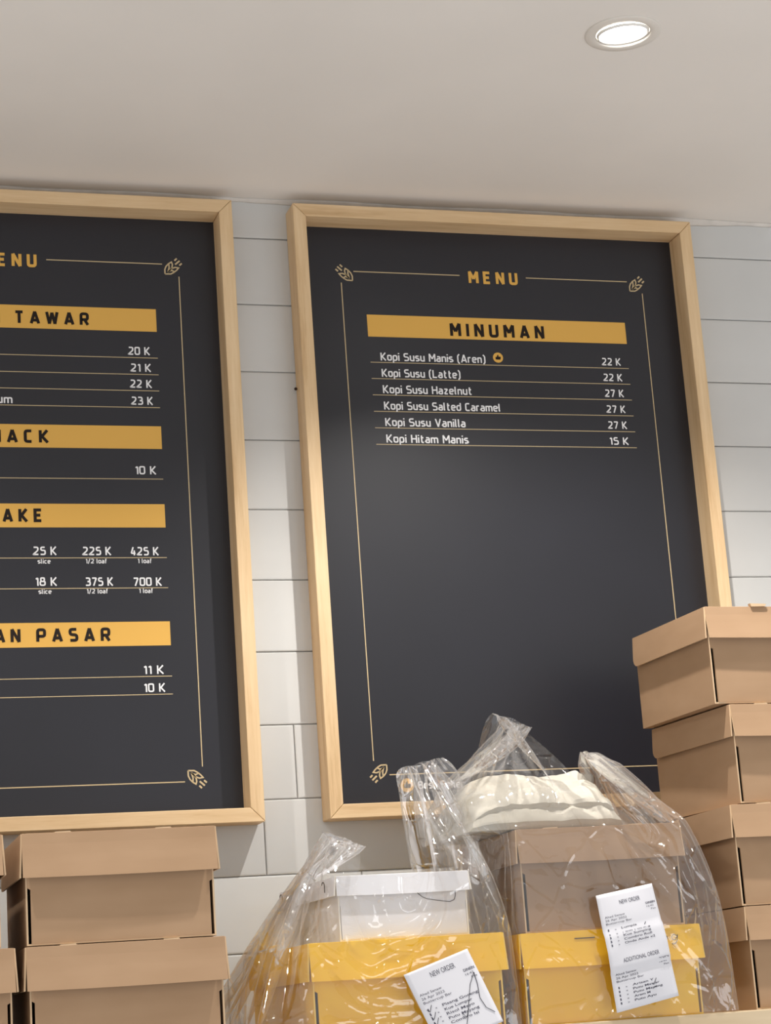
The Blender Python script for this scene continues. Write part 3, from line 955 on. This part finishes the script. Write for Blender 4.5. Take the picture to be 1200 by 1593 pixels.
# ------------------------------------------------------------------ receipts
def receipt(label, P, bow, lines, big, name='receipt', n=14, mfold=None):
    """P: 4 corners TL, TR, BR, BL (x,z) on the front of the bag; bow(u,v) -> distance in front of y=-0.378"""
    t = thing(name, label, 'receipt', (P[3][0], -0.3785, P[3][1]), 0, 'order receipts on the bags')
    TLc, TRc, BRc, BLc = [Vector(p) for p in P]
    def S(u, v, off=0.0):
        p = (TLc * (1 - u) + TRc * u) * (1 - v) + (BLc * (1 - u) + BRc * u) * v
        return Vector((p.x - P[3][0], -bow(u, v) - off, p.y - P[3][1]))
    bm = bmesh.new(); G = []
    for s in (0, 1):
        G.append([[bm.verts.new(S(i / n, j / (2 * n), 0.00015 if s == 0 else 0)) for i in range(n + 1)] for j in range(2 * n + 1)])
    for s in (0, 1):
        for j in range(2 * n):
            for i in range(n):
                q = (G[s][j][i], G[s][j][i + 1], G[s][j + 1][i + 1], G[s][j + 1][i]); bm.faces.new(q[::-1] if s == 0 else q)
    for j in range(2 * n):
        for i in (0, n): bm.faces.new((G[0][j][i], G[0][j + 1][i], G[1][j + 1][i], G[1][j][i]))
    for i in range(n):
        for j in (0, 2 * n): bm.faces.new((G[0][j][i], G[0][j][i + 1], G[1][j][i + 1], G[1][j][i]))
    bmesh.ops.recalc_face_normals(bm, faces=bm.faces[:])
    bmobj('paper_slip', bm, M_receipt, t, True)
    # print: text mesh bent onto the slip; u,v position, heights in v units
    for (s, u0, u1, v, hv, bold) in lines:
        me = text_mesh(s, bold); k = len(me.vertices); co = np.empty(k * 3); me.vertices.foreach_get('co', co); co = co.reshape(-1, 3)
        mn, mx = co[:, 0].min(), co[:, 0].max()
        out = []
        for c in co:
            out.append(S(u0 + (c[0] - mn) / (mx - mn) * (u1 - u0), v - c[1] / CAPH * hv, 0.0005))
        me.vertices.foreach_set('co', np.array([tuple(o) for o in out]).ravel()); me.update(); me.name = 'print'
        link('printed_line', me, M_ink, t)
    for pl in big:
        bm = bmesh.new(); tube(bm, [S(u, v, 0.0006) for u, v in pl], 0.00035, 4)
        bmobj('pen_stroke', bm, M_pen, t)
    return t


def bow2(u, v):
    return 0.0012 + 0.004 * (1 - abs(2 * v - 1)) * 0.6 + 0.004 * math.sin(u * math.pi) * (0.3 + 0.7 * abs(math.sin(v * 2 * math.pi))) + (0.006 * (0.5 - abs(v - 0.5)) if 0.35 < v < 0.65 else 0)


def bow1(u, v):
    return 0.0015 + 0.005 * math.sin(u * 2.6 + 0.4) * (0.3 + v * 0.7)


def order(v0, dv, title, tu0, tu1, items, cols=(0.08, 0.19, 0.30), date='26 Apr 2022'):
    L = [(title, tu0, tu1, v0, dv * 1.6, 0.0), ('Ahad Senaw', 0.07, 0.40, v0 + dv * 4.2, dv * 0.75, 0), (date, 0.07, 0.42, v0 + dv * 5.5, dv * 0.75, 0),
         ('Buttercup? Bar'.replace('?', ''), 0.07, 0.50, v0 + dv * 6.8, dv * 0.75, 0), ('DINEIN', 0.80, 0.97, v0 + dv * 2.2, dv * 0.8, 0.02),
         ('16:42', 0.80, 0.93, v0 + dv * 3.4, dv * 0.6, 0), ('Pax', 0.87, 0.96, v0 + dv * 4.6, dv * 0.6, 0)]
    for k, s in enumerate(items):
        v = v0 + dv * (9.2 + 1.45 * k)
        L.append(('1', cols[0], cols[0] + 0.02, v, dv * 0.8, 0.02)); L.append(('x', cols[1], cols[1] + 0.03, v, dv * 0.6, 0))
        L.append((s, cols[2], cols[2] + 0.043 * len(s), v, dv * 0.8, 0.01))
    return L


receipt('long white double receipt headed NEW ORDER and ADDITIONAL ORDER on the right bag',
        [(0.2277, -1.0103), (0.3013, -0.9990), (0.3221, -1.1322), (0.2410, -1.1470)], bow2,
        order(0.115, 0.0225, 'NEW ORDER', 0.36, 0.72, ['Lumpia', 'Putu Mayang', 'Kue Sumping', 'Combro Roll', 'Onde Ande x2']) +
        order(0.605, 0.0225, 'ADDITIONAL ORDER', 0.22, 0.82, ['Arisan Y', 'Putu Mawar', 'Putu Mayang', 'Arem M', 'Putu Ayu'], date='26 Apr 2022'),
        [[(0.62, 0.335), (0.66, 0.35), (0.72, 0.31)], [(0.60, 0.835), (0.63, 0.85), (0.69, 0.80)], [(0.62, 0.875), (0.68, 0.865)]])
receipt('tilted white receipt with pen strokes, headed NEW ORDER, on the left bag',
        [(-0.0180, -1.0879), (0.0614, -1.0626), (0.0985, -1.1473), (0.0180, -1.1700)], bow1,
        order(0.16, 0.042, 'NEW ORDER', 0.34, 0.72, ['Pisang Goreng', 'Kue Lumpur', 'Risol Mayo', 'Putu Mayang', 'Combro Isi'], date='26 Apr 2022'),
        [[(0.93, 0.30), (0.80, 0.42), (0.66, 0.62), (0.54, 0.80), (0.44, 0.93)], [(0.93, 0.30), (0.90, 0.45), (0.84, 0.62), (0.86, 0.76), (0.95, 0.85)],
         [(0.07, 0.52), (0.10, 0.56), (0.16, 0.48)], [(0.08, 0.62), (0.11, 0.66), (0.17, 0.58)], [(0.08, 0.70), (0.11, 0.74), (0.17, 0.66)], [(0.50, 0.72), (0.54, 0.78), (0.62, 0.69)]])
